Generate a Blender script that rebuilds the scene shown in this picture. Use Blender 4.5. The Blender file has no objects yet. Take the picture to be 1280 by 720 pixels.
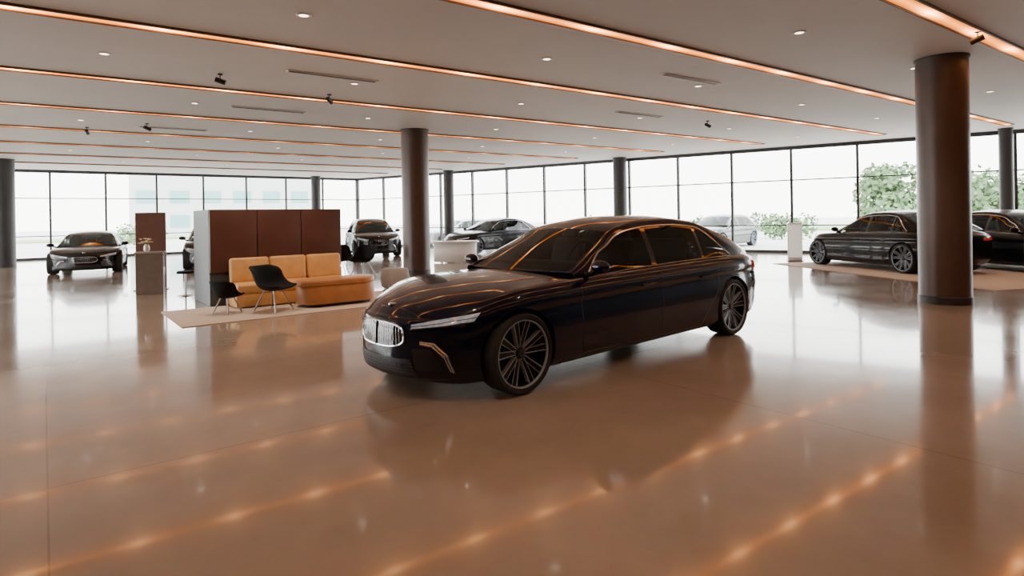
import bpy, bmesh, math, random
from mathutils import Vector, Matrix
from mathutils.bvhtree import BVHTree
random.seed(4)
scene = bpy.context.scene
COL = scene.collection
D1 = Vector((.788, .616, 0)).normalized()      # direction of the far glass facade
NN = Vector((-.616, .788, 0)).normalized()
DS = Vector((math.cos(math.radians(35.6)), math.sin(math.radians(35.6)), 0))   # direction of the ceiling light slots
CEIL = 3.83

# ------------------------------------------------------------------ materials
def mat(name, col, rough=.5, metal=0., coat=0., vary=0., scale=8., bump=0., emit=None, es=0., spec=.5, rvary=0., ctint=None):
    m = bpy.data.materials.new(name); m.use_nodes = True
    nt = m.node_tree; b = nt.nodes['Principled BSDF']
    b.inputs['Base Color'].default_value = (*col, 1)
    b.inputs['Roughness'].default_value = rough
    b.inputs['Metallic'].default_value = metal
    b.inputs['Coat Weight'].default_value = coat
    b.inputs['Coat Roughness'].default_value = .03
    b.inputs['Specular IOR Level'].default_value = spec
    if emit:
        b.inputs['Emission Color'].default_value = (*emit, 1)
        b.inputs['Emission Strength'].default_value = es
    if vary or bump or rvary:
        tc = nt.nodes.new('ShaderNodeTexCoord'); n = nt.nodes.new('ShaderNodeTexNoise')
        n.inputs['Scale'].default_value = scale; n.inputs['Detail'].default_value = 5
        nt.links.new(tc.outputs['Object'], n.inputs['Vector'])
        if vary:
            r = nt.nodes.new('ShaderNodeValToRGB')
            r.color_ramp.elements[0].position = .3; r.color_ramp.elements[1].position = .7
            r.color_ramp.elements[0].color = (*[c*(1-vary) for c in col], 1)
            r.color_ramp.elements[1].color = (*[min(1, c*(1+vary)) for c in col], 1)
            nt.links.new(n.outputs['Fac'], r.inputs['Fac']); nt.links.new(r.outputs['Color'], b.inputs['Base Color'])
        if rvary:
            mr = nt.nodes.new('ShaderNodeMapRange')
            mr.inputs['To Min'].default_value = rough-rvary; mr.inputs['To Max'].default_value = rough+rvary
            nt.links.new(n.outputs['Fac'], mr.inputs['Value']); nt.links.new(mr.outputs['Result'], b.inputs['Roughness'])
        if bump:
            bp = nt.nodes.new('ShaderNodeBump'); bp.inputs['Strength'].default_value = bump; bp.inputs['Distance'].default_value = .01
            nt.links.new(n.outputs['Fac'], bp.inputs['Height']); nt.links.new(bp.outputs['Normal'], b.inputs['Normal'])
    return m

def glassmat(name, tint, fres=1.45, base=0.):
    m = bpy.data.materials.new(name); m.use_nodes = True; nt = m.node_tree
    nt.nodes.clear()
    out = nt.nodes.new('ShaderNodeOutputMaterial'); mx = nt.nodes.new('ShaderNodeMixShader')
    t = nt.nodes.new('ShaderNodeBsdfTransparent'); g = nt.nodes.new('ShaderNodeBsdfGlossy')
    t.inputs['Color'].default_value = (*tint, 1); g.inputs['Roughness'].default_value = .02
    f = nt.nodes.new('ShaderNodeFresnel'); f.inputs['IOR'].default_value = fres
    nt.links.new(f.outputs[0], mx.inputs[0]); nt.links.new(t.outputs[0], mx.inputs[1]); nt.links.new(g.outputs[0], mx.inputs[2])
    nt.links.new(mx.outputs[0], out.inputs[0])
    return m

M_glass = glassmat('window_glass', (.95, .97, .96), 1.3)
M_carglass = glassmat('car_glass', (.42, .49, .47), 1.5)
M_paint = mat('paint_midnight', (.002, .005, .022), .25, 0, .7, vary=.1, scale=3, spec=.1)
M_black = mat('paint_black', (.003, .0035, .005), .28, 0, .45, vary=.1, scale=3, spec=.1)
M_silverp = mat('paint_silver', (.42, .43, .44), .3, .6, 1., vary=.05)
M_whitep = mat('paint_white', (.7, .7, .68), .25, 0, 1., vary=.03)
M_greenp = mat('paint_green', (.012, .026, .022), .25, .2, .8, vary=.05)
M_trimblack = mat('trim_black', (.008, .008, .008), .45, vary=.2)
M_gloss = mat('gloss_black', (.006, .006, .006), .08, coat=1, vary=.1)
M_chrome = mat('chrome', (.66, .70, .75), .16, 1, vary=.03)
M_tire = mat('tire_rubber', (.010, .010, .010), .7, vary=.2, scale=30)
M_alloy = mat('alloy', (.34, .42, .52), .4, .1, vary=.05)
M_darkalloy = mat('dark_alloy', (.008, .009, .011), .35, 0, vary=.1, spec=.25)
M_disc = mat('brake_steel', (.04, .045, .05), .45, .5, vary=.1)
M_lamp = mat('headlamp', (.34, .36, .39), .1, .5, 1, emit=(.9, .93, 1), es=.2, vary=.75, scale=22)
M_red = mat('tail_lamp', (.25, .008, .006), .1, 0, 1, emit=(1, .05, .02), es=.3, vary=.2, scale=30)
M_seat = mat('seat_leather', (.05, .038, .032), .45, vary=.2)

# ------------------------------------------------------------------ mesh builder
class MB:
    def __init__(s): s.v = []; s.f = []; s.m = []
    def add(s, vs, fs, mi=0):
        o = len(s.v); s.v += [tuple(p) for p in vs]
        for f in fs: s.f.append([i+o for i in f]); s.m.append(mi)
    def box(s, c, d, bevel=0., rot=None, mi=0, seg=2):
        bm = bmesh.new(); bmesh.ops.create_cube(bm, size=1)
        for v in bm.verts: v.co = Vector((v.co.x*d[0], v.co.y*d[1], v.co.z*d[2]))
        if bevel > 0: bmesh.ops.bevel(bm, geom=bm.edges[:], offset=bevel, segments=seg, affect='EDGES', profile=.5)
        R = rot if rot else Matrix.Identity(3)
        vs = [R @ v.co + Vector(c) for v in bm.verts]; bm.verts.index_update()
        s.add(vs, [[v.index for v in f.verts] for f in bm.faces], mi); bm.free()
    def tube(s, pts, r, n=8, mi=0, closed=False, flat=1.):
        pts = [Vector(p) for p in pts]; L = len(pts); rings = []
        up = Vector((0, 0, 1)); prev = None
        for i, p in enumerate(pts):
            a = pts[(i-1) % L] if (closed or i > 0) else p
            b = pts[(i+1) % L] if (closed or i < L-1) else p
            t = (b-a)
            if t.length < 1e-9: t = Vector((0, 0, 1))
            t.normalize()
            if prev is None:
                x = t.cross(up)
                if x.length < .1: x = t.cross(Vector((1, 0, 0)))
            else: x = prev - t*prev.dot(t)
            x.normalize(); prev = x; y = t.cross(x)
            rr = r[i] if isinstance(r, (list, tuple)) else r
            rings.append([p + x*math.cos(2*math.pi*k/n)*rr*flat + y*math.sin(2*math.pi*k/n)*rr for k in range(n)])
        vs = [q for ring in rings for q in ring]; fs = []
        for i in range(L if closed else L-1):
            j = (i+1) % L
            for k in range(n): fs.append([i*n+k, i*n+(k+1) % n, j*n+(k+1) % n, j*n+k])
        if not closed: fs.append(list(range(n))[::-1]); fs.append([(L-1)*n+k for k in range(n)])
        s.add(vs, fs, mi)
    def lathe(s, prof, n=32, axis='z', c=(0, 0, 0), mi=0, cap=False):
        vs = []; fs = []; c = Vector(c)
        for (r, h) in prof:
            for k in range(n):
                a = 2*math.pi*k/n
                p = Vector((r*math.cos(a), r*math.sin(a), h)) if axis == 'z' else Vector((r*math.cos(a), h, r*math.sin(a)))
                vs.append(p+c)
        for i in range(len(prof)-1):
            for k in range(n):
                q = [i*n+k, i*n+(k+1) % n, (i+1)*n+(k+1) % n, (i+1)*n+k]
                fs.append(q if axis == 'z' else q[::-1])
        if cap:
            q = list(range(n)); fs.append(q[::-1] if axis == 'z' else q)
            q = [(len(prof)-1)*n+k for k in range(n)]; fs.append(q if axis == 'z' else q[::-1])
        s.add(vs, fs, mi)
    def grid(s, rows, mi=0, back=None):
        nr = len(rows); nc = len(rows[0])
        vs = [p for r in rows for p in r]; fs = []
        for i in range(nr-1):
            for j in range(nc-1): fs.append([i*nc+j, i*nc+j+1, (i+1)*nc+j+1, (i+1)*nc+j])
        s.add(vs, fs, mi)
    def sphere(s, c, r, sc=(1, 1, 1), mi=0, sub=2):
        bm = bmesh.new(); bmesh.ops.create_icosphere(bm, subdivisions=sub, radius=r)
        bm.verts.index_update()
        s.add([Vector((v.co.x*sc[0], v.co.y*sc[1], v.co.z*sc[2]))+Vector(c) for v in bm.verts], [[v.index for v in f.verts] for f in bm.faces], mi); bm.free()
    def make(s, name, mats, parent=None, loc=(0, 0, 0), rotz=0., smooth=True, angle=35, label=None, cat=None, kind=None, group=None, fixn=False):
        me = bpy.data.meshes.new(name); me.from_pydata(s.v, [], s.f)
        for m in mats: me.materials.append(m)
        me.polygons.foreach_set('material_index', s.m)
        if fixn:
            bm = bmesh.new(); bm.from_mesh(me); bmesh.ops.recalc_face_normals(bm, faces=bm.faces[:]); bm.to_mesh(me); bm.free()
        if smooth:
            me.polygons.foreach_set('use_smooth', [True]*len(me.polygons)); me.set_sharp_from_angle(angle=math.radians(angle))
        me.update()
        o = bpy.data.objects.new(name, me); COL.objects.link(o)
        o.location = loc; o.rotation_euler = (0, 0, rotz)
        if parent: o.parent = parent
        tag(o, label, cat, kind, group)
        return o

def tag(o, label=None, cat=None, kind=None, group=None):
    if label: o['label'] = label
    if cat: o['category'] = cat
    if kind: o['kind'] = kind
    if group: o['group'] = group
def empty(name, loc, rotz, label, cat, group=None):
    e = bpy.data.objects.new(name, None); COL.objects.link(e); e.location = loc; e.rotation_euler = (0, 0, rotz)
    e.empty_display_size = .2; tag(e, label, cat, None, group); return e

def curve(tab):
    tab = sorted(tab); xs = [t[0] for t in tab]; ys = [t[1] for t in tab]; n = len(xs)
    d = [(ys[i+1]-ys[i])/(xs[i+1]-xs[i]) for i in range(n-1)]
    m = [d[0]]
    for i in range(1, n-1):
        m.append(0 if d[i-1]*d[i] <= 0 else 2*d[i-1]*d[i]/(d[i-1]+d[i]))
    m.append(d[-1])
    def f(x):
        if x <= xs[0]: return ys[0]
        if x >= xs[-1]: return ys[-1]
        i = 0
        while x > xs[i+1]: i += 1
        h = xs[i+1]-xs[i]; t = (x-xs[i])/h
        return ((2*t**3-3*t*t+1)*ys[i]+(t**3-2*t*t+t)*h*m[i]+(-2*t**3+3*t*t)*ys[i+1]+(t**3-t*t)*h*m[i+1])
    return f
def catmull(P, sub=3):
    out = []
    for i in range(len(P)-1):
        p0 = P[i-1] if i > 0 else (2*P[0][0]-P[1][0], 2*P[0][1]-P[1][1])
        p1 = P[i]; p2 = P[i+1]
        p3 = P[i+2] if i+2 < len(P) else (2*p2[0]-p1[0], 2*p2[1]-p1[1])
        for k in range(sub):
            t = k/sub
            out.append(tuple(.5*((2*p1[a])+(-p0[a]+p2[a])*t+(2*p0[a]-5*p1[a]+4*p2[a]-p3[a])*t*t+(-p0[a]+3*p1[a]-3*p2[a]+p3[a])*t**3) for a in (0, 1)))
    out.append(P[-1]); return out
def smooth01(t): t = max(0, min(1, t)); return t*t*(3-2*t)

# ------------------------------------------------------------------ wheels
def wheel_parts(R):
    tb = MB()
    w = .125
    tb.lathe([(R*.75, -w), (R*.80, -w*1.05), (R*.93, -w*1.08), (R*.985, -w*.9), (R, -w*.6), (R, w*.6), (R*.985, w*.9), (R*.94, w*1.06), (R*.86, w*1.04), (R*.83, w*.9), (R*.81, w*.7)], 48, 'y')
    rb = MB()
    rb.lathe([(R*.81, -w*.9), (R*.77, -w*.3), (R*.76, w*.5), (R*.79, w*.85)], 48, 'y', mi=0)
    rb.lathe([(R*.795, w*.80), (R*.805, w*.97), (R*.83, w*.98), (R*.835, w*.8)], 48, 'y', mi=1)
    rb.lathe([(0.001, w*.1), (R*.78, w*.05)], 32, 'y', mi=0)
    rb.lathe([(.001, w*.62), (R*.13, w*.62), (R*.17, w*.5), (R*.18, w*.1)], 24, 'y', mi=0)
    for i in range(5):
        for sgn in (-1, 1):
            a0 = 2*math.pi*i/5 + math.pi/2 + sgn*.12; a1 = 2*math.pi*i/5 + math.pi/2 + sgn*.25
            def P(r, a, y): return Vector((r*math.cos(a), y, r*math.sin(a)))
            p0 = P(R*.13, a0, w*.55); p1 = P(R*.81, a1, w*.80)
            dr = (p1-p0).normalized(); sd = dr.cross(Vector((0, 1, 0))).normalized()
            def bar(off0, off1, hw0, hw1, lift, mi):
                a = p0+sd*off0; b = p1+sd*off1; U = Vector((0, lift, 0)); Dn = Vector((0, -.04, 0))
                vs = [a-sd*hw0+U, a+sd*hw0+U, b+sd*hw1+U, b-sd*hw1+U, a-sd*hw0+Dn, a+sd*hw0+Dn, b+sd*hw1+Dn, b-sd*hw1+Dn]
                rb.add(vs, [[0, 1, 2, 3], [7, 6, 5, 4], [0, 4, 5, 1], [1, 5, 6, 2], [2, 6, 7, 3], [3, 7, 4, 0]], mi)
            bar(0, 0, .018, .030, 0, 0)
            bar(sgn*.016, sgn*.027, .0032, .0042, .004, 1); bar(-sgn*.016, -sgn*.027, .0018, .0022, .004, 1)
    hb = MB(); hb.lathe([(.001, w*.70), (R*.08, w*.69), (R*.10, w*.64), (R*.105, w*.5)], 24, 'y')
    db = MB(); db.lathe([(.08*R, w*.12), (R*.52, w*.12), (R*.52, w*.02)], 32, 'y')
    return tb, rb, hb, db

# ------------------------------------------------------------------ car
def make_car(label, loc, heading, paint, sx=1., sy=1., sz=1., style='sedan', R=.335, name='car', group=None, detail=True, glass=None):
    glass = glass or M_carglass
    ang = math.atan2(heading[1], heading[0])
    car = empty(name, loc, ang, label, 'car', group)
    hatch = style == 'hatch'
    fw = curve([(-2.75, .76), (-2.6, .835), (-2.25, .905), (-1.75, .938), (-1.2, .925), (-.4, .905), (.6, .905), (1.5, .932), (1.9, .925), (2.2, .89), (2.4, .83), (2.5, .77)])
    fzb = curve([(-2.75, .32), (-2.5, .22), (-2.1, .16), (-1, .135), (1, .135), (2.1, .13), (2.4, .13), (2.5, .17)])
    if hatch:
        fzt = curve([(-2.75, .92), (-2.6, .98), (-2.2, 1.0), (-1, .97), (1, .95), (1.3, .945), (1.8, .91), (2.2, .85), (2.4, .79), (2.5, .72)])
        fzs = curve([(-2.75, .88), (-2.5, .93), (-2, .95), (-1, .94), (0, .92), (1, .90), (1.6, .88), (2.1, .82), (2.4, .75), (2.5, .70)])
        ftop = curve([(1.15, .955), (.85, 1.12), (.55, 1.27), (.25, 1.385), (0, 1.44), (-.4, 1.475), (-.8, 1.48), (-1.3, 1.465), (-1.8, 1.41), (-2.1, 1.33), (-2.35, 1.17), (-2.58, .985)])
        xr = -2.58
    else:
        fzt = curve([(-2.75, .90), (-2.66, .975), (-2.4, 1.0), (-2.0, .985), (-1, .955), (.9, .945), (1.2, .935), (1.6, .905), (2.0, .85), (2.25, .79), (2.42, .725), (2.5, .66)])
        fzs = curve([(-2.75, .85), (-2.6, .90), (-2, .94), (-1, .925), (0, .905), (1, .885), (1.6, .86), (2.0, .815), (2.3, .74), (2.5, .635)])
        ftop = curve([(1.15, .94), (.85, 1.085), (.55, 1.225), (.25, 1.34), (0, 1.405), (-.4, 1.452), (-.8, 1.458), (-1.2, 1.425), (-1.6, 1.345), (-2.0, 1.215), (-2.3, 1.08), (-2.48, .995)])
        xr = -2.48
    S = lambda x, y, z: Vector((x*sx, y*sy, z*sz))
    def section(x):
        W = fw(x); zb = fzb(x); zs = fzs(x); zt = fzt(x); h = zs-zb; d = zt-zs
        C = [(0, zb), (.5*W, zb), (.82*W, zb+.005), (.93*W, zb+.035), (.972*W, zb+.10), (.982*W, zb+.3*h), (1.0*W, zb+.48*h), (.988*W, zb+.62*h),
             (.970*W, zb+.73*h), (.984*W, zb+.80*h), (.972*W, zb+.88*h), (.94*W, zb+.955*h), (.885*W, zs), (.78*W, zs+.22*d), (.6*W, zs+.58*d), (.3*W, zs+.9*d), (0, zt)]
        return catmull(C, 3), W
    def bow(x, q):
        if x > 1.5: return -.36*smooth01((x-1.5)/1.0)*q**2.3
        if x < -2: return .20*smooth01((-x-2)/.75)*q**2.3
        return 0
    st = [-2.75, -2.735, -2.71, -2.67, -2.62, -2.55] + [-2.5+.09*i for i in range(1, 53)] + [2.33, 2.37, 2.41, 2.45, 2.475, 2.49, 2.5]
    rings = []
    for x in st:
        sec, W = section(x)
        half = [(y, z) for y, z in sec]
        ring = [(x+bow(x, abs(y)/W), y, z) for y, z in half] + [(x+bow(x, abs(y)/W), -y, z) for y, z in reversed(half[1:-1])]
        rings.append(ring)
    def cap(x, sgn):
        sec, W = section(x); zm = (fzb(x)+fzt(x))/2; out = []
        for s_, dx in [(.985, .016), (.95, .030), (.88, .042), (.75, .050), (.55, .055), (.3, .057), (.1, .058)]:
            half = [(y*s_, zm+(z-zm)*s_) for y, z in sec]
            ring = [(x+sgn*dx+bow(x, abs(y)/W), y, z) for y, z in half]+[(x+sgn*dx+bow(x, abs(y)/W), -y, z) for y, z in reversed(half[1:-1])]
            out.append(ring)
        return out
    rings = list(reversed(cap(st[0], -1))) + rings + cap(st[-1], 1)
    n = len(rings[0]); mb = MB()
    vs = [S(*p) for r in rings for p in r]; fs = []
    for i in range(len(rings)-1):
        for k in range(n): fs.append([i*n+k, (i+1)*n+k, (i+1)*n+(k+1) % n, i*n+(k+1) % n])
    fs.append(list(range(n))); fs.append([(len(rings)-1)*n+k for k in range(n)][::-1])
    mb.add(vs, fs)
    body = mb.make('body', [paint, M_trimblack], parent=car, fixn=True, angle=50)
    bvh = BVHTree.FromPolygons([tuple(v.co) for v in body.data.vertices], [tuple(p.vertices) for p in body.data.polygons])
    # wheel arches cut from the shell
    wx = 1.72*sx; cut = MB()
    for X in (wx, -wx):
        for s_ in (1, -1):
            y0 = s_*(fw(1.5)*sy-.30); y1 = s_*(fw(1.5)*sy+.2)
            lo, hi = min(y0, y1), max(y0, y1)
            cut.lathe([(R+.035, lo), (R+.035, hi)], 40, 'y', c=(X, 0, R), mi=1, cap=True)
    co = cut.make('cutter', [paint, M_trimblack], smooth=False, fixn=True)
    co.parent = car
    bpy.context.view_layer.update()
    md = body.modifiers.new('b', 'BOOLEAN'); md.operation = 'DIFFERENCE'; md.object = co; md.solver = 'EXACT'
    dg = bpy.context.evaluated_depsgraph_get(); dg.update()
    nm = bpy.data.meshes.new_from_object(body.evaluated_get(dg)); body.modifiers.clear(); body.data = nm
    nm.polygons.foreach_set('use_smooth', [True]*len(nm.polygons)); nm.set_sharp_from_angle(angle=math.radians(40))
    bpy.data.objects.remove(co, do_unlink=True)

    def hit(p, d, off):
        o_ = S(*p)+d*1.2; loc_, nr, _, _ = bvh.ray_cast(o_, -d)
        if loc_ is None:
            loc_, nr, _, _ = bvh.find_nearest(S(*p))
        if nr.dot(d) < 0: nr = -nr
        return loc_ + nr*off, nr
    def patch(nm_, mats, d, bot, top, off=.004, nu=14, nv=5, mi=0, mb_=None):
        m_ = mb_ or MB(); rows = []; nrm = []
        for j in range(nv+1):
            r = []; q = []
            for i in range(nu+1):
                a = Vector(bot(i/nu)); b = Vector(top(i/nu)); p, nr = hit(a.lerp(b, j/nv), d, off); r.append(p); q.append(nr)
            rows.append(r); nrm.append(q)
        m_.grid(rows, mi)
        edge = [(0, i) for i in range(nu+1)]+[(j, nu) for j in range(1, nv+1)]+[(nv, i) for i in range(nu-1, -1, -1)]+[(j, 0) for j in range(nv-1, -1, -1)]
        m_.grid([[rows[j][i] for j, i in edge], [rows[j][i]-nrm[j][i]*(off+.01) for j, i in edge]], mi)
        if mb_: return None
        return m_.make(nm_, mats, parent=car, fixn=False)
    def line(m_, pts, d, r, off=0., sub=6, closed=False, mi=0, flat=1.):
        out = []
        for i in range(len(pts)-1):
            for k in range(sub): out.append(hit(Vector(pts[i]).lerp(Vector(pts[i+1]), k/sub), d, off)[0])
        if not closed: out.append(hit(pts[-1], d, off)[0])
        m_.tube(out, r, 6, mi, closed, flat)
    lerp = lambda a, b: (lambda t: Vector(a).lerp(Vector(b), t))
    F = Vector((1, 0, 0))
    # grille
    g = MB(); cx, cz, ha, hb = 2.5, .515 if not hatch else .56, .335, .098
    if sz < .95: cz -= .02
    def sup(t, e=.62): c, s_ = math.cos(t), math.sin(t); return (math.copysign(abs(c)**e, c), math.copysign(abs(s_)**e, s_))
    def ybot(u): y = -1+2*u; return (cx, y*ha*.98, cz-hb*max(0, 1-abs(y)**3)**.5)
    def ytop(u): y = -1+2*u; return (cx, y*ha*.98, cz+hb*max(0, 1-abs(y)**3)**.5)
    patch('', None, F, ybot, ytop, .003, 24, 6, 0, g)
    for i in range(22):
        y = -1+2*(i+.5)/22; hh = hb*(1-abs(y)**3)**.5
        line(g, [(cx, y*ha, cz-hh), (cx, y*ha, cz+hh)], F, .0018, .004, 6, mi=1)
    line(g, [(cx, ha*sup(2*math.pi*k/36)[0], cz+hb*sup(2*math.pi*k/36)[1]) for k in range(37)], F, .008, .005, 1, closed=False, mi=1)
    line(g, [(cx, 0, cz-hb), (cx, 0, cz+hb)], F, .012, .004, 6, mi=0)
    g.make('grille', [M_gloss, M_chrome], parent=car, label='oval grille with upright chrome slats')
    for s_ in (1, -1):
        th = math.radians(35)*s_; d = Vector((math.cos(th), math.sin(th), 0))
        zz = .0 if not hatch else .06
        patch('headlight', [M_lamp], d, lerp((2.47, .40*s_, .575+zz), (2.16, .80*s_, .635+zz)), lerp((2.47, .40*s_, .61+zz), (2.14, .84*s_, .70+zz)), .005, 18, 4)
        if detail:
            m_ = MB()
            line(m_, [(2.47, .395*s_, .572+zz), (2.3, .60*s_, .60+zz), (2.15, .82*s_, .630+zz)], d, .006, .004)
            line(m_, [(2.47, .395*s_, .592+zz), (2.3, .60*s_, .625+zz), (2.15, .82*s_, .665+zz)], d, .003, .007)
            m_.make('headlight_trim', [M_gloss], parent=car)
            m_ = MB()
            line(m_, [(2.42, .46*s_, .475), (2.34, .55*s_, .465), (2.27, .63*s_, .37), (2.24, .67*s_, .24)], d, .010, .004, flat=1)
            line(m_, [(2.42, .46*s_, .462), (2.34, .53*s_, .447), (2.27, .605*s_, .36), (2.24, .645*s_, .25)], d, .008, .004)
            m_.make('bumper_trim', [M_chrome], parent=car, label='angled chrome bumper trim')
            patch('side_intake', [M_trimblack], d, lerp((2.47, .44*s_, .25), (2.3, .60*s_, .25)), lerp((2.47, .40*s_, .42), (2.35, .52*s_, .42)), .002, 8, 4)
        th = math.radians(180-30*s_); d = Vector((math.cos(th), math.sin(th), 0))
        patch('taillight', [M_red], d, lerp((-2.75, .33*s_, .76), (-2.3, .9*s_, .76)), lerp((-2.75, .33*s_, .81), (-2.3, .9*s_, .86)), .005, 14, 3)
    patch('lower_intake', [M_trimblack], F, lerp((2.5, -.44, .20), (2.5, .44, .20)), lerp((2.5, -.38, .33), (2.5, .38, .33)), .003, 20, 4)
    if detail:
        m_ = MB()
        for z in (.225, .25, .275, .30): line(m_, [(2.5, -.41, z), (2.5, 0, z), (2.5, .41, z)], F, .003, .004)
        for i in range(17):
            y = -.4+.05*i; line(m_, [(2.5, y, .215), (2.5, y, .315)], F, .002, .004, 2)
        m_.make('intake_mesh', [M_disc], parent=car)
        m_ = MB(); p, nr = hit((2.40, 0, .9), Vector((0, 0, 1)), .004)
        m_.lathe([(.001, .006), (.032, .005), (.036, 0), (.036, -.01)], 24, 'z', c=p); m_.make('badge', [M_chrome], parent=car, label='small round silver hood badge')
        m_ = MB(); U = Vector((0, 0, 1))
        for s_ in (1, -1): line(m_, [(2.36, .30*s_, .9), (2.0, .44*s_, .9), (1.5, .56*s_, .9), (1.2, .62*s_, .9)], U, .003, -.001)
        line(m_, [(2.40, -.42, .9), (2.44, 0, .9), (2.40, .42, .9)], U, .003, -.001)
        m_.make('hood_seam', [M_trimblack], parent=car)
    # sides
    for s_ in (1, -1):
        d = Vector((0, s_, 0)); Y = .95*s_
        m_ = MB()
        for pl in ([(.98, Y, .24), (.99, Y, .6), (.96, Y, .87)], [(-.28, Y, .20), (-.28, Y, .6), (-.30, Y, .89)], [(-1.0, Y, .20), (-1.22, Y, .42), (-1.36, Y, .62), (-1.40, Y, .90)], [(.98, Y, .22), (0, Y, .20), (-1.0, Y, .20)]):
            line(m_, pl, d, .0035, -.001)
        m_.make('door_seam', [M_trimblack], parent=car)
        for hx in (-.12, -1.2):
            m_ = MB(); a, _ = hit((hx, Y, .755), d, .018); b, _ = hit((hx+.2, Y, .75), d, .018); a0, _ = hit((hx, Y, .755), d, -.01); b0, _ = hit((hx+.2, Y, .75), d, -.01)
            m_.tube([a0, a, a.lerp(b, .5)+d*.004, b, b0], .011, 8); m_.make('door_handle', [paint], parent=car)
        # mirror
        m_ = MB(); mx, my, mz = .80*sx, .965*sy*s_, .985*sz
        m_.sphere((mx, my, mz), .1, (.55, 1.05, .62), sub=3)
        m_.tube([(mx+.02, .78*sy*s_, .895*sz), (mx+.01, .86*sy*s_, .92*sz), (mx, .93*sy*s_, .955*sz)], [.03, .022, .02], 8)
        m_.make('side_mirror', [paint], parent=car, angle=60)
        m_ = MB()
        line(m_, [(1.25, Y, .175), (0, Y, .165), (-1.25, Y, .175)], d, .006, .003)
        m_.make('sill_trim', [M_trimblack], parent=car)
    # greenhouse
    gx = [1.15, 1.12, 1.06, .98, .93, .86, .78, .7, .62, .54, .46, .38, .30, .24, .16, .08, 0, -.1, -.2, -.25, -.33, -.42, -.52, -.62, -.74, -.86, -.98, -1.08, -1.20, -1.25, -1.32, -1.38, -1.46, -1.54, -1.62, -1.70, -1.78, -1.86, -1.93, -2.0, -2.08, -2.16, -2.24, -2.32, -2.4, xr+.03, xr]
    gx = [x for x in gx if x >= xr]; gx = sorted(set(gx), reverse=True)
    gend = -2.2 if hatch else -1.96
    def gfun(x):
        g1 = .87
        fr = smooth01((.98-x)/.30); re = ((x-gend)/.75 if x < gend+.75 else 1.)
        re = max(0., re); re = 1-(1-re)**2
        return max(.09, .06+(g1-.06)*min(fr**.5 if fr > 0 else 0, re))
    tf = [1., .97, .93, .8, .6, .4, .2, 0]
    def gring(x):
        W = fw(x); zb = fzs(x)-.012; zt = ftop(x); wb = .880*W; H = max(.01, zt-zb)
        ze = zb+H*.90; ye = wb-(ze-zb)*.44; g_ = gfun(x)
        ts = [0, .05, .05+(g_-.05)/3, .05+(g_-.05)*2/3, g_, (g_+1)/2, .97]
        pts = []
        for t in ts:
            bulge = .018*math.sin(math.pi*t)
            pts.append((wb-(wb-ye)*t+bulge*min(1, H/.4), zb+(ze-zb)*t))
        for q in tf[1:]: pts.append((ye*q, zt-(zt-ze)*(q**2.2)))
        b_ = -.16*smooth01((x-.1)/.5) if x > 0 else (.13*smooth01((-x-1.2)/.6) if x < -1.2 else 0)
        return [(x+b_*min(1, abs(y)/max(ye, .01))**2, y, z) for y, z in pts]
    R_ = {x: gring(x) for x in gx}; nrow = len(R_[gx[0]])
    classes = {}
    def addf(key, quad, mi=0):
        m_ = classes.setdefault(key, MB()); m_.add(quad, [[0, 1, 2, 3]], mi)
    for i in range(len(gx)-1):
        xa, xb = gx[i], gx[i+1]; xm = (xa+xb)/2
        for j in range(nrow-1):
            for s_ in (1, -1):
                q = [R_[xa][j], R_[xa][j+1], R_[xb][j+1], R_[xb][j]]
                q = [S(p[0], p[1]*s_, p[2]) for p in q]
                if s_ == 1: q = q[::-1]
                key = ('roof', 0); mi = 0
                if 1 <= j <= 3 and gend < xm < .98:
                    if -.33 <= xm <= -.25 or -1.25 <= xm <= -1.20: mi = 1
                    else: key = ('side_window', s_, 0 if xm > -.25 else (1 if xm > -1.2 else 2))
                elif j >= 8 and .30 < xm < 1.12: key = ('windshield', 0)
                elif j >= 8 and xr+.03 < xm < (-1.40 if not hatch else -1.86): key = ('rear_window', 0)
                elif j in (0,): mi = 1
                addf(key, q, mi)
    for key, m_ in classes.items():
        o_ = m_.make(key[0], [paint, M_gloss] if key[0] == 'roof' else [glass], parent=car)
        bm = bmesh.new(); bm.from_mesh(o_.data); bmesh.ops.remove_doubles(bm, verts=bm.verts[:], dist=.0004); bm.to_mesh(o_.data); bm.free()
    for s_ in (1, -1):
        m_ = MB(); top = []; bl = []
        for x in gx:
            if gend-.02 <= x <= .98:
                r = R_[x]; p = r[4]; top.append(S(p[0], (p[1]+.004)*s_, p[2])); p = r[1]; bl.append(S(p[0], (p[1]+.006)*s_, p[2]))
        m_.tube(top, .010 if detail else .012, 6); m_.tube(bl, .005, 6)
        m_.make('window_trim', [M_chrome], parent=car, label='thin chrome window surround')
    # interior
    for y in (.36, -.36):
        m_ = MB(); rt = Matrix.Rotation(math.radians(-14), 3, 'Y')
        m_.box(S(-.18, y, 1.02), (.13, .46*sy, .36), .05, rt); m_.box(S(-.24, y, 1.245*(1 if not hatch else 1.01)), (.09, .24, .13), .035, rt)
        m_.make('seat', [M_seat], parent=car)
    m_ = MB(); rt = Matrix.Rotation(math.radians(-18), 3, 'Y'); m_.box(S(-1.22, 0, 1.03), (.14, 1.15*sy, .26), .05, rt)
    for y in (.38, -.38): m_.box(S(-1.28, y, 1.18), (.08, .24, .10), .03, rt)
    m_.make('rear_seat', [M_seat], parent=car)
    m_ = MB(); m_.box(S(.68, 0, .955), (.34*sx, 1.28*sy, .09), .03); m_.make('dashboard', [M_trimblack], parent=car)
    m_ = MB(); ctr = S(.38, .36, 1.02)
    m_.tube([ctr+Vector((.06*math.cos(a)*-1, .175*math.sin(a), .165*math.cos(a))) for a in [2*math.pi*k/24 for k in range(24)]], .013, 6, closed=True)
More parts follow.
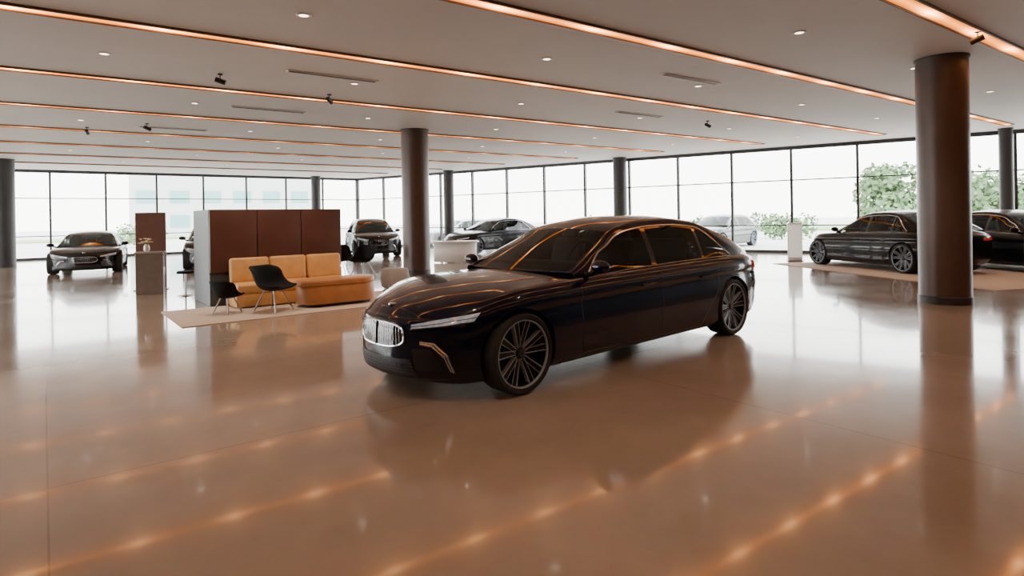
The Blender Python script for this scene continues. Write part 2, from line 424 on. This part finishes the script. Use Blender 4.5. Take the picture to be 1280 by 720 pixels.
    m_.tube([ctr+Vector((0, -.17, 0)), ctr+Vector((0, .17, 0))], .012, 6); m_.tube([ctr, ctr+Vector((.2, 0, -.1))], .025, 8)
    m_.make('steering_wheel', [M_trimblack], parent=car)
    # wheels
    tb, rb, hbm, db = wheel_parts(R)
    for X in (wx, -wx):
        for s_ in (1, -1):
            w_ = rb.make('wheel', [M_darkalloy, M_alloy], parent=car, loc=(X, s_*(fw(1.7)*sy-.135), R), rotz=0 if s_ == 1 else math.pi, angle=30)
            tb.make('tire', [M_tire], parent=w_); hbm.make('hub_cap', [M_disc], parent=w_); db.make('brake_disc', [M_disc], parent=w_)
    return car

# ------------------------------------------------------------------ room shell
PC = Vector((-8.8, 34.2)); PL = Vector((-26., 20.8)); PB = Vector((-3.2, -8.4)); PR = Vector((22., -8.4)); PE = Vector((22., 13.4))

def floor_mat():
    m = bpy.data.materials.new('polished_concrete'); m.use_nodes = True; nt = m.node_tree; N = nt.nodes; L = nt.links
    b = N['Principled BSDF']; tc = N.new('ShaderNodeTexCoord')
    n1 = N.new('ShaderNodeTexNoise'); n1.inputs['Scale'].default_value = .55; n1.inputs['Detail'].default_value = 7; n1.inputs['Roughness'].default_value = .6
    n2 = N.new('ShaderNodeTexNoise'); n2.inputs['Scale'].default_value = 9; n2.inputs['Detail'].default_value = 6
    L.new(tc.outputs['Object'], n1.inputs['Vector']); L.new(tc.outputs['Object'], n2.inputs['Vector'])
    r = N.new('ShaderNodeValToRGB'); r.color_ramp.elements[0].position = .3; r.color_ramp.elements[1].position = .72
    r.color_ramp.elements[0].color = (.34, .275, .215, 1); r.color_ramp.elements[1].color = (.47, .385, .305, 1)
    L.new(n1.outputs['Fac'], r.inputs['Fac'])
    mx = N.new('ShaderNodeMix'); mx.data_type = 'RGBA'; mx.blend_type = 'MULTIPLY'; mx.inputs[0].default_value = .15
    L.new(r.outputs['Color'], mx.inputs[6]); L.new(n2.outputs['Color'], mx.inputs[7])
    # saw-cut joints
    mp = N.new('ShaderNodeMapping'); mp.inputs['Rotation'].default_value = (0, 0, -math.atan2(D1.y, D1.x)); L.new(tc.outputs['Object'], mp.inputs['Vector'])
    br = N.new('ShaderNodeTexBrick'); br.offset = 0; br.inputs['Scale'].default_value = 1; br.inputs['Mortar Size'].default_value = .006
    br.inputs['Brick Width'].default_value = 4.2; br.inputs['Row Height'].default_value = 4.2; br.inputs['Mortar Smooth'].default_value = .3
    br.inputs['Color1'].default_value = br.inputs['Color2'].default_value = (1, 1, 1, 1); br.inputs['Mortar'].default_value = (.55, .5, .45, 1)
    L.new(mp.outputs[0], br.inputs['Vector'])
    m2 = N.new('ShaderNodeMix'); m2.data_type = 'RGBA'; m2.blend_type = 'MULTIPLY'; m2.inputs[0].default_value = .5
    L.new(mx.outputs[2], m2.inputs[6]); L.new(br.outputs['Color'], m2.inputs[7]); L.new(m2.outputs[2], b.inputs['Base Color'])
    mr = N.new('ShaderNodeMapRange'); mr.inputs['From Min'].default_value = .3; mr.inputs['From Max'].default_value = .7; mr.inputs['To Min'].default_value = .08; mr.inputs['To Max'].default_value = .17
    L.new(n1.outputs['Fac'], mr.inputs['Value']); L.new(mr.outputs['Result'], b.inputs['Roughness'])
    b.inputs['Specular IOR Level'].default_value = .6
    b.inputs['Coat Weight'].default_value = .4; b.inputs['Coat Roughness'].default_value = .05
    bp = N.new('ShaderNodeBump'); bp.inputs['Strength'].default_value = .02; bp.inputs['Distance'].default_value = .01
    L.new(n2.outputs['Fac'], bp.inputs['Height']); L.new(bp.outputs['Normal'], b.inputs['Normal'])
    return m
poly = [PB, PR, PE, PC, PL]
def slab(name, z, t, m):
    mb = MB(); n = len(poly)
    mb.add([(p.x, p.y, z) for p in poly]+[(p.x, p.y, z+t) for p in poly], [list(range(n))[::-1], [n+i for i in range(n)]]+[[i, (i+1) % n, n+(i+1) % n, n+i] for i in range(n)])
    return mb.make(name, [m], smooth=False, kind='structure', fixn=True)
slab('floor', -.2, .2, floor_mat())
slab('ceiling', CEIL, .3, mat('ceiling_plaster', (.62, .59, .56), .65, vary=.04, scale=.6))
M_wall = mat('wall_plaster', (.075, .07, .068), .7, vary=.1, scale=1)
def wall(name, a, b):
    d = (b-a); L = d.length; d.normalize(); mb = MB(); mb.box((L/2, -.1, CEIL/2), (L, .2, CEIL))
    mb.make(name, [M_wall], loc=(a.x, a.y, 0), rotz=math.atan2(d.y, d.x), smooth=False, kind='structure')
PM = PL.lerp(PB, .60)
wall('wall_left', PM, PB); wall('wall_back', PB, PR); wall('wall_right', PR, PE)
M_frame = mat('window_frame', (.045, .045, .047), .45, .3, vary=.1)
wn = 0
def facade(a, b, nb, flip):
    global wn
    d = b-a; L = d.length; d.normalize(); w = L/nb; rz = math.atan2(d.y, d.x)
    for i in range(nb):
        wn += 1; mb = MB(); s = 1 if flip else -1
        mb.box((0.0, s*.06, CEIL/2), (.075, .14, CEIL)); 
        if i == nb-1: mb.box((w-.03, s*.06, CEIL/2), (.05, .14, CEIL))
        mb.box((w/2, s*.06, .05), (w, .13, .10)); mb.box((w/2, s*.06, CEIL-.06), (w, .13, .12))
        for z in (1.0, 2.62): mb.box((w/2, s*.06, z), (w, .07, .04))
        q = [(0, s*.06, .05), (w, s*.06, .05), (w, s*.06, CEIL-.05), (0, s*.06, CEIL-.05)]
        mb.add(q if flip else q[::-1], [[0, 1, 2, 3]], 1)
        p = a+d*w*i
        mb.make('window_%d' % wn, [M_frame, M_glass], loc=(p.x, p.y, 0), rotz=rz, smooth=False, kind='structure')
facade(PL, PC, 11, True)
facade(PC, PE, 18, True)
facade(PM, PL, 11, True)

# ------------------------------------------------------------------ columns
M_colbrown = mat('column_brown', (.085, .05, .038), .38, vary=.12, scale=3, bump=.1)
M_coldark = mat('column_dark', (.03, .03, .033), .5, vary=.1, scale=3)
def column(x, y, r, m, label):
    c = empty('column', (x, y, 0), 0, label, 'column')
    mb = MB(); mb.lathe([(r, .12), (r, CEIL-.03)], 64); mb.make('shaft', [m], parent=c)
    mb = MB(); mb.lathe([(r+.012, 0), (r+.012, .11), (r, .12)], 64); mb.make('column_base', [M_coldark], parent=c)
    mb = MB(); mb.lathe([(r, CEIL-.03), (r+.015, CEIL-.03), (r+.015, CEIL)], 64); mb.make('collar', [M_coldark], parent=c)
column(6.78, 9.42, .35, M_colbrown, 'thick round dark brown column beside the parked black cars')
column(-2.56, 16.0, .36, M_colbrown, 'round dark brown column beside the lounge seating')
column(4.45, 24.6, .27, M_coldark, 'slim dark round column along the glass facade')
column(-3.1, 29.6, .25, M_coldark, 'slim dark round column near the facade corner')
column(-10.4, 31.9, .24, M_coldark, 'slim dark round column by the far glazing')
column(-18.0, 21.2, .36, M_coldark, 'dark round column at the end of the glazing')
column(14.6, 17.7, .17, M_coldark, 'dark column by the glazing behind parked cars')

# ------------------------------------------------------------------ ceiling light slots
def strip_mat():
    m = bpy.data.materials.new('amber_light'); m.use_nodes = True; nt = m.node_tree; N = nt.nodes; L = nt.links; N.clear()
    out = N.new('ShaderNodeOutputMaterial'); em = N.new('ShaderNodeEmission'); tc = N.new('ShaderNodeTexCoord'); sp = N.new('ShaderNodeSeparateXYZ')
    L.new(tc.outputs['Object'], sp.inputs[0])
    def mth(op, a, b=None, c=None):
        n = N.new('ShaderNodeMath'); n.operation = op
        for i, v in enumerate((a, b, c)):
            if v is None: continue
            if isinstance(v, (int, float)): n.inputs[i].default_value = v
            else: L.new(v, n.inputs[i])
        return n.outputs[0]
    fr = mth('FRACT', mth('MULTIPLY', sp.outputs['X'], 1/1.45)); dd = mth('ABSOLUTE', mth('SUBTRACT', fr, .5))
    v = mth('POWER', mth('MAXIMUM', mth('SUBTRACT', 1, mth('MULTIPLY', dd, 2.4)), 0), 2.2)
    yy = mth('POWER', mth('MAXIMUM', mth('SUBTRACT', 1, mth('MULTIPLY', mth('ABSOLUTE', sp.outputs['Y']), 9)), 0), 1.0)
    hot = mth('MULTIPLY', v, yy)
    st = mth('ADD', mth('ADD', mth('MULTIPLY', hot, 13), mth('MULTIPLY', yy, 3.4)), .8)
    mx = N.new('ShaderNodeMix'); mx.data_type = 'RGBA'; L.new(hot, mx.inputs[0]); mx.inputs[6].default_value = (1, .27, .03, 1); mx.inputs[7].default_value = (1, .5, .2, 1)
    L.new(mx.outputs[2], em.inputs['Color']); L.new(st, em.inputs['Strength']); L.new(em.outputs[0], out.inputs[0]); return m
M_strip = strip_mat(); M_slot = mat('slot_trim', (.16, .09, .05), .5, vary=.1)
angD = math.atan2(D1.y, D1.x); angS = math.radians(35.6)
PIV = 5.0
def tend(P0): return (23.4-(.56*P0.x+.829*P0.y))/(.56*DS.x+.829*DS.y)
for k, o in enumerate((-3.1, -.2, 2.7, 5.35, 8.2, 11.5, 14.8, 18.2, 21.6, 25.0, 28.4)):
    P0 = D1*PIV+NN*o; t0 = -11.8; t1 = tend(P0)-1.7
    if k == 0: t0 = -10; t1 = 16
    if k == 1: t1 = 15
    L = t1-t0; p = P0+DS*t0
    s = empty('ceiling_light_slot', (p.x, p.y, CEIL), angS, 'long amber glowing linear light slot in the ceiling', 'ceiling light', 'amber ceiling light slots')
    mb = MB(); mb.box((L/2, .11, -.015), (L, .025, .03)); mb.box((L/2, -.11, -.015), (L, .025, .03)); mb.box((-.02, 0, -.015), (.04, .245, .03)); mb.box((L+.02, 0, -.015), (.04, .245, .03))
    mb.make('slot_frame', [M_slot], parent=s, smooth=False)
    mb = MB(); mb.box((L/2, 0, -.008), (L, .195, .012)); mb.make('diffuser', [M_strip], parent=s, smooth=False)

def invw(x, y, z=CEIL):
    return y > 2.5 and abs(x/y) < .9 and 750*(z-1.45)/y < 290
M_ring = mat('downlight_ring', (.6, .57, .53), .4, vary=.05); M_lens = mat('downlight_lens', (.8, .75, .7), .3, emit=(1, .86, .7), es=6, vary=.02)
rl = MB(); rl.lathe([(.055, -.012), (.075, -.014), (.085, -.004), (.085, 0)], 24); ll = MB(); ll.lathe([(.001, -.008), (.056, -.008)], 24)
o0 = rl.make('downlight', [M_ring], loc=(0, 0, 0)); c0 = ll.make('lens', [M_lens], parent=o0)
first = True
for k, o in enumerate((4.0, 6.8, 9.85, 13.1, 16.5, 19.9, 23.3, 26.7)):
    P0 = D1*PIV+NN*o; t1 = tend(P0)-2.5; t = -7.9+(k % 2)*1.7
    while t < t1:
        p = P0+DS*t
        if invw(p.x, p.y):
            if first: ob, cb = o0, c0; first = False
            else:
                ob = o0.copy(); cb = c0.copy(); COL.objects.link(ob); COL.objects.link(cb); cb.parent = ob
            ob.location = (p.x, p.y, CEIL)
            ob['label'] = 'small round recessed warm ceiling downlight'; ob['category'] = 'ceiling light'; ob['group'] = 'recessed ceiling downlights'
        t += 3.6
def AO(a, o): p = D1*a+NN*o; return p
for (x, y, rz) in ((-4.63, 9.6, .3), (-8.6, 14.2, 1.), (-10.3, 14.6, 2.), (5.03, 15.3, .5), (6.25, 8.0, 2.4), (-3.4, 11.3, 1.4)):
    t = empty('spotlight', (x, y, CEIL), rz, 'small dark adjustable ceiling spotlight', 'spotlight', 'ceiling spotlights')
    mb = MB(); mb.lathe([(.04, 0), (.04, -.02), (.008, -.025), (.008, -.09)], 16); mb.make('mount', [M_trimblack], parent=t)
    mb = MB(); mb.tube([(-.07, 0, -.09), (.08, 0, -.14)], .04, 16); mb.make('lamp_head', [M_trimblack], parent=t)
M_vent = mat('vent_metal', (.62, .58, .54), .5, vary=.05)
for (t, o) in ((-1.2, 13.1), (-6.6, 16.5), (-2.4, 16.9), (6.1, 9.5), (-1.2, 9.5), (4.0, 6.5)):
    p = D1*PIV+NN*o+DS*t
    mb = MB(); mb.box((0, 0, -.008), (1.5, .14, .016), .003)
    for i in (-1, 0, 1): mb.box((0, i*.035, -.018), (1.44, .008, .006), mi=1)
    mb.make('air_vent', [M_vent, M_trimblack], loc=(p.x, p.y, CEIL), rotz=angS, label='slim linear ceiling air vent', cat='air vent', group='ceiling air vents')

# ------------------------------------------------------------------ cars
make_car('glossy midnight-blue luxury sedan with chrome window line', (.76, 6.72, 0), (-.746, -.666), M_paint, sx=1.0, sy=.99)
RUG = .012
make_car('low black sports coupe facing the showroom beside the glazing', (-13.7, 19.5, 0), (.50, -.86), M_black, sx=.86, sz=.86, R=.32, detail=True)
make_car('black coupe parked behind the lounge partition', (-10.2, 20.6, 0), (.45, -.9), M_black, sx=.86, sz=.98, R=.33)
make_car('dark hatchback parked behind the lounge chairs', (-5.9, 25.2, 0), (.35, -.93), M_black, sx=.85, sz=1.03, style='hatch', R=.34)
make_car('black sedan parked by the glass facade', (-.9, 25.8, 0), (-.75, -.66), M_black, sx=.86, R=.33, group='cars by the facade')
make_car('black sedan with silver window line on a beige carpet', (9.55, 15.3, RUG), (-.175, .985), M_black, sx=.83, sz=1.0, R=.345, group='cars on the beige carpet')
make_car('black fastback car with red taillights on beige carpet', (12.2, 14.3, RUG), (.12, -.99), M_black, sx=.83, sz=.98, R=.34, group='cars on the beige carpet')
make_car('silver car parked outside the glass facade', (-3.0, 34.0, -.03), (-.8, -.6), M_silverp, sx=.86, R=.33, style='hatch', detail=False)
make_car('dark green car parked outside the glass facade', (9.4, 27.2, -.03), (-.72, -.69), M_greenp, sx=.85, R=.33, style='hatch', detail=False)

# carpets
M_rug = mat('beige_carpet', (.52, .42, .33), .9, vary=.12, scale=60, bump=.3)
mb = MB(); mb.box((0, 0, RUG/2), (6.9, 6.6, RUG), .003); mb.make('carpet', [M_rug], loc=(11.4, 14.5, 0), rotz=.176, label='flat beige carpet under the two parked black cars', cat='carpet')
mb = MB(); p = AO(3.45, 10.33); mb.box((0, 0, RUG/2), (3.9, 1.9, RUG), .003); mb.make('carpet', [M_rug], loc=(p.x, p.y, 0), rotz=angD, label='pale beige carpet under the lounge seating', cat='carpet')

# ------------------------------------------------------------------ lounge
M_brown = mat('brown_panel', (.095, .036, .026), .42, vary=.15, scale=3)
M_grey = mat('grey_laminate', (.055, .063, .068), .45, vary=.06, spec=.3)
M_tan = mat('tan_leather', (.64, .35, .12), .5, vary=.1, scale=6, bump=.1)
M_orange = mat('cognac_leather', (.42, .18, .06), .45, vary=.12, scale=6, bump=.1)
M_steel = mat('brushed_steel', (.4, .39, .38), .3, 1, vary=.05)
M_char = mat('charcoal_fabric', (.007, .007, .008), .75, vary=.2, scale=20, spec=.15)
M_lgrey = mat('light_grey_fabric', (.34, .31, .29), .8, vary=.1, scale=30, bump=.2)
PW = 2.36
p = AO(2.25, 11.40)
part = empty('partition', (p.x, p.y, 0), angD, 'freestanding lounge partition with brown upholstered front and grey ends', 'partition')
mb = MB(); mb.box((PW/2, .65, .84), (PW, 1.3, 1.68), .008); mb.make('partition_core', [M_grey], parent=part, smooth=False)
for i in range(3):
    mb = MB(); mb.box((PW*(i+.5)/3, -.03, 1.13), (PW/3-.012, .06, 1.10), .012); mb.make('upholstered_panel', [M_brown], parent=part)
mb = MB(); mb.box((PW/2, -.02, .28), (PW, .04, .56), .004); mb.make('base_panel', [M_grey], parent=part, smooth=False)
p = AO(2.5, 11.25)
sofa = empty('sofa', (p.x, p.y, RUG), angD, 'tan leather bench sofa against the brown partition', 'sofa')
mb = MB(); mb.box((1.0, -.33, .13), (2.0, .58, .22), .02); mb.make('sofa_base', [M_tan], parent=sofa)
for i in range(3):
    mb = MB(); mb.box((.34+.66*i, -.34, .32), (.64, .60, .17), .045, seg=4); mb.make('seat_cushion', [M_tan], parent=sofa)
    mb = MB(); mb.box((.34+.66*i, -.11, .60), (.64, .17, .44), .05, rot=Matrix.Rotation(math.radians(-6), 3, 'X'), seg=4); mb.make('back_cushion', [M_tan], parent=sofa)
for x in (.1, 1.9):
    for y in (-.12, -.55):
        mb = MB(); mb.lathe([(.02, 0), (.02, .03)], 12, c=(x, y, 0), cap=True); mb.make('leg', [M_steel], parent=sofa)
def stadium(mb, L, W, z0, z1, r, n=12, mi=0, flare=.0):
    prof = [(-r, z0), (0, z0+.02), (flare, (z0+z1)/2), (0, z1-.03), (-.012, z1-.01), (-.035, z1)]
    rows = []
    for off, z in prof:
        ring = []
        for s_, a0 in ((1, -math.pi/2), (-1, math.pi/2)):
            for k in range(n+1):
                a = a0+math.pi*k/n; ring.append(Vector((s_*(L/2-W/2)+(W/2+off)*math.cos(a), (W/2+off)*math.sin(a), z)))
        rows.append(ring)
    m = len(rows[0]); vs = [q for r_ in rows for q in r_]; fs = []
    for i in range(len(rows)-1):
        for k in range(m): fs.append([i*m+k, i*m+(k+1) % m, (i+1)*m+(k+1) % m, (i+1)*m+k])
    fs.append(list(range(m))[::-1]); fs.append([(len(rows)-1)*m+k for k in range(m)]); mb.add(vs, fs, mi)
p = AO(4.0, 10.12)
ot = empty('ottoman', (p.x, p.y, RUG), angD, 'long rounded cognac leather ottoman bench', 'ottoman')
mb = MB(); stadium(mb, 1.35, .64, .04, .36, .04, flare=.01); mb.make('ottoman_base', [M_orange], parent=ot)
mb = MB(); stadium(mb, 1.37, .66, .35, .45, .02); mb.make('seat_cushion', [M_orange], parent=ot)
mb = MB(); stadium(mb, 1.2, .52, 0, .05, 0.0); mb.make('plinth', [M_trimblack], parent=ot)

def chair(loc, rz, label, m, sc=1., z=RUG):
    c = empty('lounge_chair', (loc[0], loc[1], z), rz, label, 'chair')
    mb = MB(); rows = []
    prof = [(.30, .43), (.27, .41), (.15, .385), (0, .37), (-.14, .385), (-.22, .43), (-.27, .52), (-.30, .64), (-.32, .76), (-.33, .80)]
    for i, (x, z_) in enumerate(prof):
        r = []; t = i/(len(prof)-1)
        wd = .27+.04*math.sin(math.pi*t)-(.05 if i in (0, 9) else 0); lift = .04+.20*math.exp(-((t-.55)/.25)**2)
        fwd = .16*math.exp(-((t-.65)/.25)**2)
        for k in range(13):
            q = -1+2*k/12; r.append(Vector((x+fwd*abs(q)**2.5, wd*q*1.05, z_+lift*abs(q)**3*(1 if t < .8 else .1)))*sc)
        rows.append(r)
    mb.grid(rows); o = mb.make('shell', [m], parent=c, angle=80)
    sm = o.modifiers.new('s', 'SOLIDIFY'); sm.thickness = .035*sc; sm.offset = 0
    ss = o.modifiers.new('ss', 'SUBSURF'); ss.levels = ss.render_levels = 1
    for sx_, sy_ in ((1, 1), (1, -1), (-1, 1), (-1, -1)):
        mb = MB(); mb.tube([Vector((.10*sx_, .10*sy_, .37))*sc, Vector((.24*sx_, .22*sy_, .008))*sc], .011, 8); mb.make('leg', [M_steel], parent=c)
    return c
chair((-3.86, 9.66), math.radians(-20), 'black moulded shell lounge chair on thin metal legs', M_char, .92)
chair((-4.54, 9.52), math.radians(75), 'low black shell chair by the sofa end', M_char, .66)
chair((-3.85, 15.4), math.radians(-120), 'black shell armchair beside the round column', M_char, 1.0, 0)
chair((-4.6, 15.9), math.radians(-60), 'black shell armchair facing another by the column', M_char, 1.0, 0)
pf = empty('pouf', (-2.5, 12.7, 0), 0, 'round light grey fabric pouf beside the column', 'pouf')
mb = MB(); stadium(mb, .56, .50, .03, .42, .03, flare=.03); mb.make('cushion', [M_lgrey], parent=pf)
mb = MB(); stadium(mb, .42, .38, 0, .04, 0.0); mb.make('plinth', [M_trimblack], parent=pf)

# totem, pedestal, flowers
M_totem = mat('totem_brown', (.16, .08, .06), .45, vary=.1)
t = empty('display_totem', (-7.98, 13.25, 0), .45, 'tall brown freestanding display panel', 'display panel')
mb = MB(); mb.box((0, 0, .86), (.58, .10, 1.68), .01); mb.make('panel', [M_totem], parent=t, smooth=False)
mb = MB(); mb.box((0, 0, .01), (.66, .34, .02), .004); mb.make('foot', [M_steel], parent=t, smooth=False)
M_ped = mat('pedestal_bronze', (.26, .21, .18), .2, .3, vary=.08)
t = empty('pedestal', (-7.58, 12.55, 0), .45, 'square bronze-grey pedestal with white top', 'pedestal')
mb = MB(); mb.box((0, 0, .42), (.50, .42, .84), .01); mb.make('pedestal_body', [M_ped], parent=t, smooth=False)
mb = MB(); mb.box((0, 0, .855), (.54, .46, .03), .006); mb.make('top', [M_lgrey], parent=t, smooth=False)
fl = empty('flower_vase', (-7.65, 12.55, .87), 0, 'white vase with small yellow-white flowers on the pedestal', 'flowers')
mb = MB(); mb.lathe([(.001, .002), (.045, .002), (.06, .05), (.05, .12), (.035, .15), (.04, .16)], 24); mb.make('vase', [M_whitep], parent=fl)
M_leafm = mat('stem_green', (.08, .14, .04), .6, vary=.2); M_pet = mat('petal', (.9, .72, .42), .6, vary=.2, scale=20)
ms = MB(); mp_ = MB()
for i in range(22):
    a = random.uniform(0, 6.28); r = random.uniform(.02, .14); z = random.uniform(.17, .28); e = (r*math.cos(a), r*math.sin(a), z)
    ms.tube([(0, 0, .10), (e[0]*.4, e[1]*.4, .16), e], .003, 5)
    for k in range(5): b = k*1.2566; mp_.sphere((e[0]+.018*math.cos(b), e[1]+.018*math.sin(b), e[2]+.005), .018, (1, 1, .5), sub=1)
    mp_.sphere(e, .014, sub=1)
ms.make('stem', [M_leafm], parent=fl); mp_.make('blossom', [M_pet], parent=fl)
# small stools between totem and partition
for (x, y) in ((-6.55, 12.0), (-6.3, 12.65)):
    t = empty('stool', (x, y, 0), 0, 'small black round stool next to the partition', 'stool', 'black stools')
    mb = MB(); mb.lathe([(.001, .50), (.14, .50), (.16, .48), (.16, .45), (.001, .44)], 24); mb.make('seat', [M_char], parent=t)
    mb = MB(); mb.lathe([(.018, .02), (.018, .45)], 12); mb.lathe([(.15, 0), (.15, .012), (.02, .03)], 24); mb.make('pedestal_leg', [M_steel], parent=t)
# white kiosk
M_white = mat('white_lacquer', (.85, .83, .8), .3, vary=.03)
M_kglow = mat('white_added_glow', (.8, .8, .78), .3, emit=(1, .96, .9), es=.5, vary=.03)  # emission added to whiten the backlit kiosk front
t = empty('information_kiosk', (8.5, 18.06, 0), -.35, 'slim white freestanding information kiosk', 'kiosk')
mb = MB(); mb.box((0, 0, .58), (.40, .12, 1.12), .02); mb.make('kiosk_body', [M_white], parent=t)
mb = MB(); mb.box((0, 0, .01), (.46, .30, .02), .004); mb.make('foot', [M_steel], parent=t)
mb = MB(); mb.box((0, -.064, .60), (.35, .012, .98), .003); mb.make('glow_face', [M_kglow], parent=t, label='white front face with added glow')  # made-up glowing sheet over the kiosk front, brightens it
# white desk
t = empty('desk', (-1.9, 19.9, 0), .1, 'low white curved reception desk', 'desk')
mb = MB(); rows = []
for z in (.03, .66):
    rows.append([Vector((.75*math.sin(q), -.45*math.cos(q)+.2, z)) for q in [-1.25+2.5*k/20 for k in range(21)]])
mb.grid(rows); o = mb.make('front_panel', [M_white], parent=t); sm = o.modifiers.new('s', 'SOLIDIFY'); sm.thickness = .05
mb = MB(); stadium(mb, 1.6, .7, .66, .71, 0); mb.make('desktop', [M_white], parent=t)

# ------------------------------------------------------------------ outside
M_ground = mat('pale_paving', (.58, .57, .53), .8, vary=.06, scale=.5)
mb = MB(); mb.add([(-150, -60, -.25), (170, -60, -.25), (170, 190, -.25), (-150, 190, -.25)], [[0, 1, 2, 3]])
g = mb.make('ground', [M_ground], smooth=False, kind='structure')
mb = MB(); 
nrmR = Vector((.56, .829)); dR = Vector((.829, -.56))
c = (PC+PE)/2+nrmR*6.2; mb.box((0, 0, -.13), (60, 12, .2)); 
mb.make('trim_1', [M_ground], loc=(c.x, c.y, 0), rotz=math.atan2(dR.y, dR.x), smooth=False, kind='structure')
M_leaf = mat('leaves', (.15, .24, .11), .7, vary=.3, scale=1.5); M_bark = mat('bark', (.25, .20, .16), .9, vary=.2)
M_lawn = mat('lawn', (.30, .38, .19), .9, vary=.15, scale=.7)
for i, (x, y, w, d) in enumerate(((34, 62, 60, 16), (-44, 68, 44, 12))):
    mb = MB(); mb.box((0, 0, -.18), (w, d, .14), .02); mb.make('lawn', [M_lawn], loc=(x, y, 0), rotz=-.59 if i == 0 else .66, label='strip of mown green lawn outside', cat='lawn')
def leaves(mb, blobs, n, s=.2):
    for k in range(n):
        b = random.choice(blobs); v = Vector((random.gauss(0, 1), random.gauss(0, 1), random.gauss(0, 1))).normalized()*b[3]*random.uniform(.6, 1.05)
        c = Vector(b[:3])+v; c.z = max(.05, c.z); u = Vector((random.uniform(-1, 1), random.uniform(-1, 1), random.uniform(-1, 1))).normalized()*s; w = u.cross(v).normalized()*s*.65
        mb.add([c-u, c-w, c+u, c+w], [[0, 1, 2, 3]])
def tree(x, y, h, r):
    t = empty('tree', (x, y, -.25), random.uniform(0, 6), 'leafy green tree outside the glass facade', 'tree', 'trees outside')
    mb = MB(); mb.tube([(0, 0, 0), (.05, 0, h*.3), (0, .08, h*.6), (.1, 0, h*.85)], [.16, .13, .09, .04], 10)
    for k in range(5):
        a = k*1.26; mb.tube([(0, 0, h*(.25+.07*k)), (math.cos(a)*r*.6, math.sin(a)*r*.6, h*(.45+.07*k))], [.06, .02], 6)
    mb.make('trunk', [M_bark], parent=t)
    mb = MB(); leaves(mb, [(random.uniform(-.6, .6)*r, random.uniform(-.6, .6)*r, h*random.uniform(.3, .85), r*random.uniform(.3, .6)) for _ in range(11)], 2400)
    mb.make('canopy', [M_leaf], parent=t, smooth=False)
for q in ((22.3, 35.5, 4.2, 2.3), (30.5, 38.5, 3.8, 2.4)): tree(*q)
def bush(x, y, w, h):
    mb = MB(); mb.tube([(0, 0, 0), (0, 0, h*.6)], [.06, .02], 6, mi=1)
    leaves(mb, [(random.uniform(-.5, .5)*w, random.uniform(-.3, .3)*w, h*random.uniform(.3, .65), h*random.uniform(.3, .45)) for _ in range(8)], 900, .13)
    mb.make('bush', [M_leaf, M_bark], loc=(x, y, -.25), rotz=-.59, smooth=False, label='low green bush outside the glass facade', cat='bush', group='bushes outside')
for (x, y, w, h) in ((11.6, 40.5, 3.2, 1.7), (16.8, 37.4, 3, 1.9), (6.2, 44, 3, 1.8), (26.6, 31.5, 2.6, 1.9), (36, 33, 3.4, 2.2), (-27, 44, 3, 1.9)): bush(x, y, w, h)
M_bld = mat('pale_facade', (.60, .61, .61), .7, vary=.05); M_teal = mat('teal_glass', (.22, .42, .44), .2, vary=.1)
def building(x, y, rz, w, d, h, label):
    t = empty('building', (x, y, -.25), rz, label, 'building')
    mb = MB(); mb.box((0, 0, h/2), (w, d, h)); mb.make('building_body', [M_bld], parent=t, smooth=False)
    n = int(w/4)
    for i in range(n):
        for f in range(int(h/3.5)):
            mb = MB(); mb.box((-w/2+w*(i+.5)/n, -d/2-.03, 2+3.4*f), (2.4, .1, 1.7)); mb.make('building_window', [M_teal], parent=t, smooth=False)
building(-44, 92, .5, 24, 12, 9, 'distant pale office building with teal windows')

# ------------------------------------------------------------------ lights, world, camera
def spot(loc, tgt, e, col=(1, .84, .68), size=1.2, r=.06):
    l = bpy.data.lights.new('downlight_beam', 'SPOT'); l.energy = e; l.color = col; l.spot_size = size; l.spot_blend = .6; l.shadow_soft_size = r
    o = bpy.data.objects.new('downlight_beam', l); COL.objects.link(o); o.location = loc
    o.rotation_euler = (Vector(tgt)-Vector(loc)).to_track_quat('-Z', 'Y').to_euler()
for (x, y, e) in ((-2.5, 9.3, 170), (-4.4, 9.9, 220), (-.8, 3.6, 70), (3.0, 4.5, 70), (5.5, 7.5, 110), (0, 11, 130), (9.0, 12, 120), (-5, 5, 90)):
    spot((x, y, CEIL-.06), (x, y, 0), e, size=1.9)
w = bpy.data.worlds.new('World'); scene.world = w; w.use_nodes = True
nt = w.node_tree; bg = nt.nodes['Background']
tc = nt.nodes.new('ShaderNodeTexCoord'); sp = nt.nodes.new('ShaderNodeSeparateXYZ'); rp = nt.nodes.new('ShaderNodeValToRGB')
nt.links.new(tc.outputs['Generated'], sp.inputs[0]); nt.links.new(sp.outputs['Z'], rp.inputs['Fac'])
rp.color_ramp.elements[0].color = (1, .98, .95, 1); rp.color_ramp.elements[1].color = (.85, .91, 1, 1)
nt.links.new(rp.outputs['Color'], bg.inputs['Color']); bg.inputs['Strength'].default_value = 10.5

cam = bpy.data.cameras.new('Camera'); co = bpy.data.objects.new('Camera', cam); COL.objects.link(co)
cam.sensor_width = 36; cam.lens = 750/1280*36; cam.shift_y = -88/1280; cam.clip_end = 500
co.matrix_world = Matrix.Translation((0, 0, 1.45)) @ Matrix.Rotation(math.pi/2, 4, 'X') @ Matrix.Rotation(math.radians(-1.0), 4, 'Z')
scene.camera = co
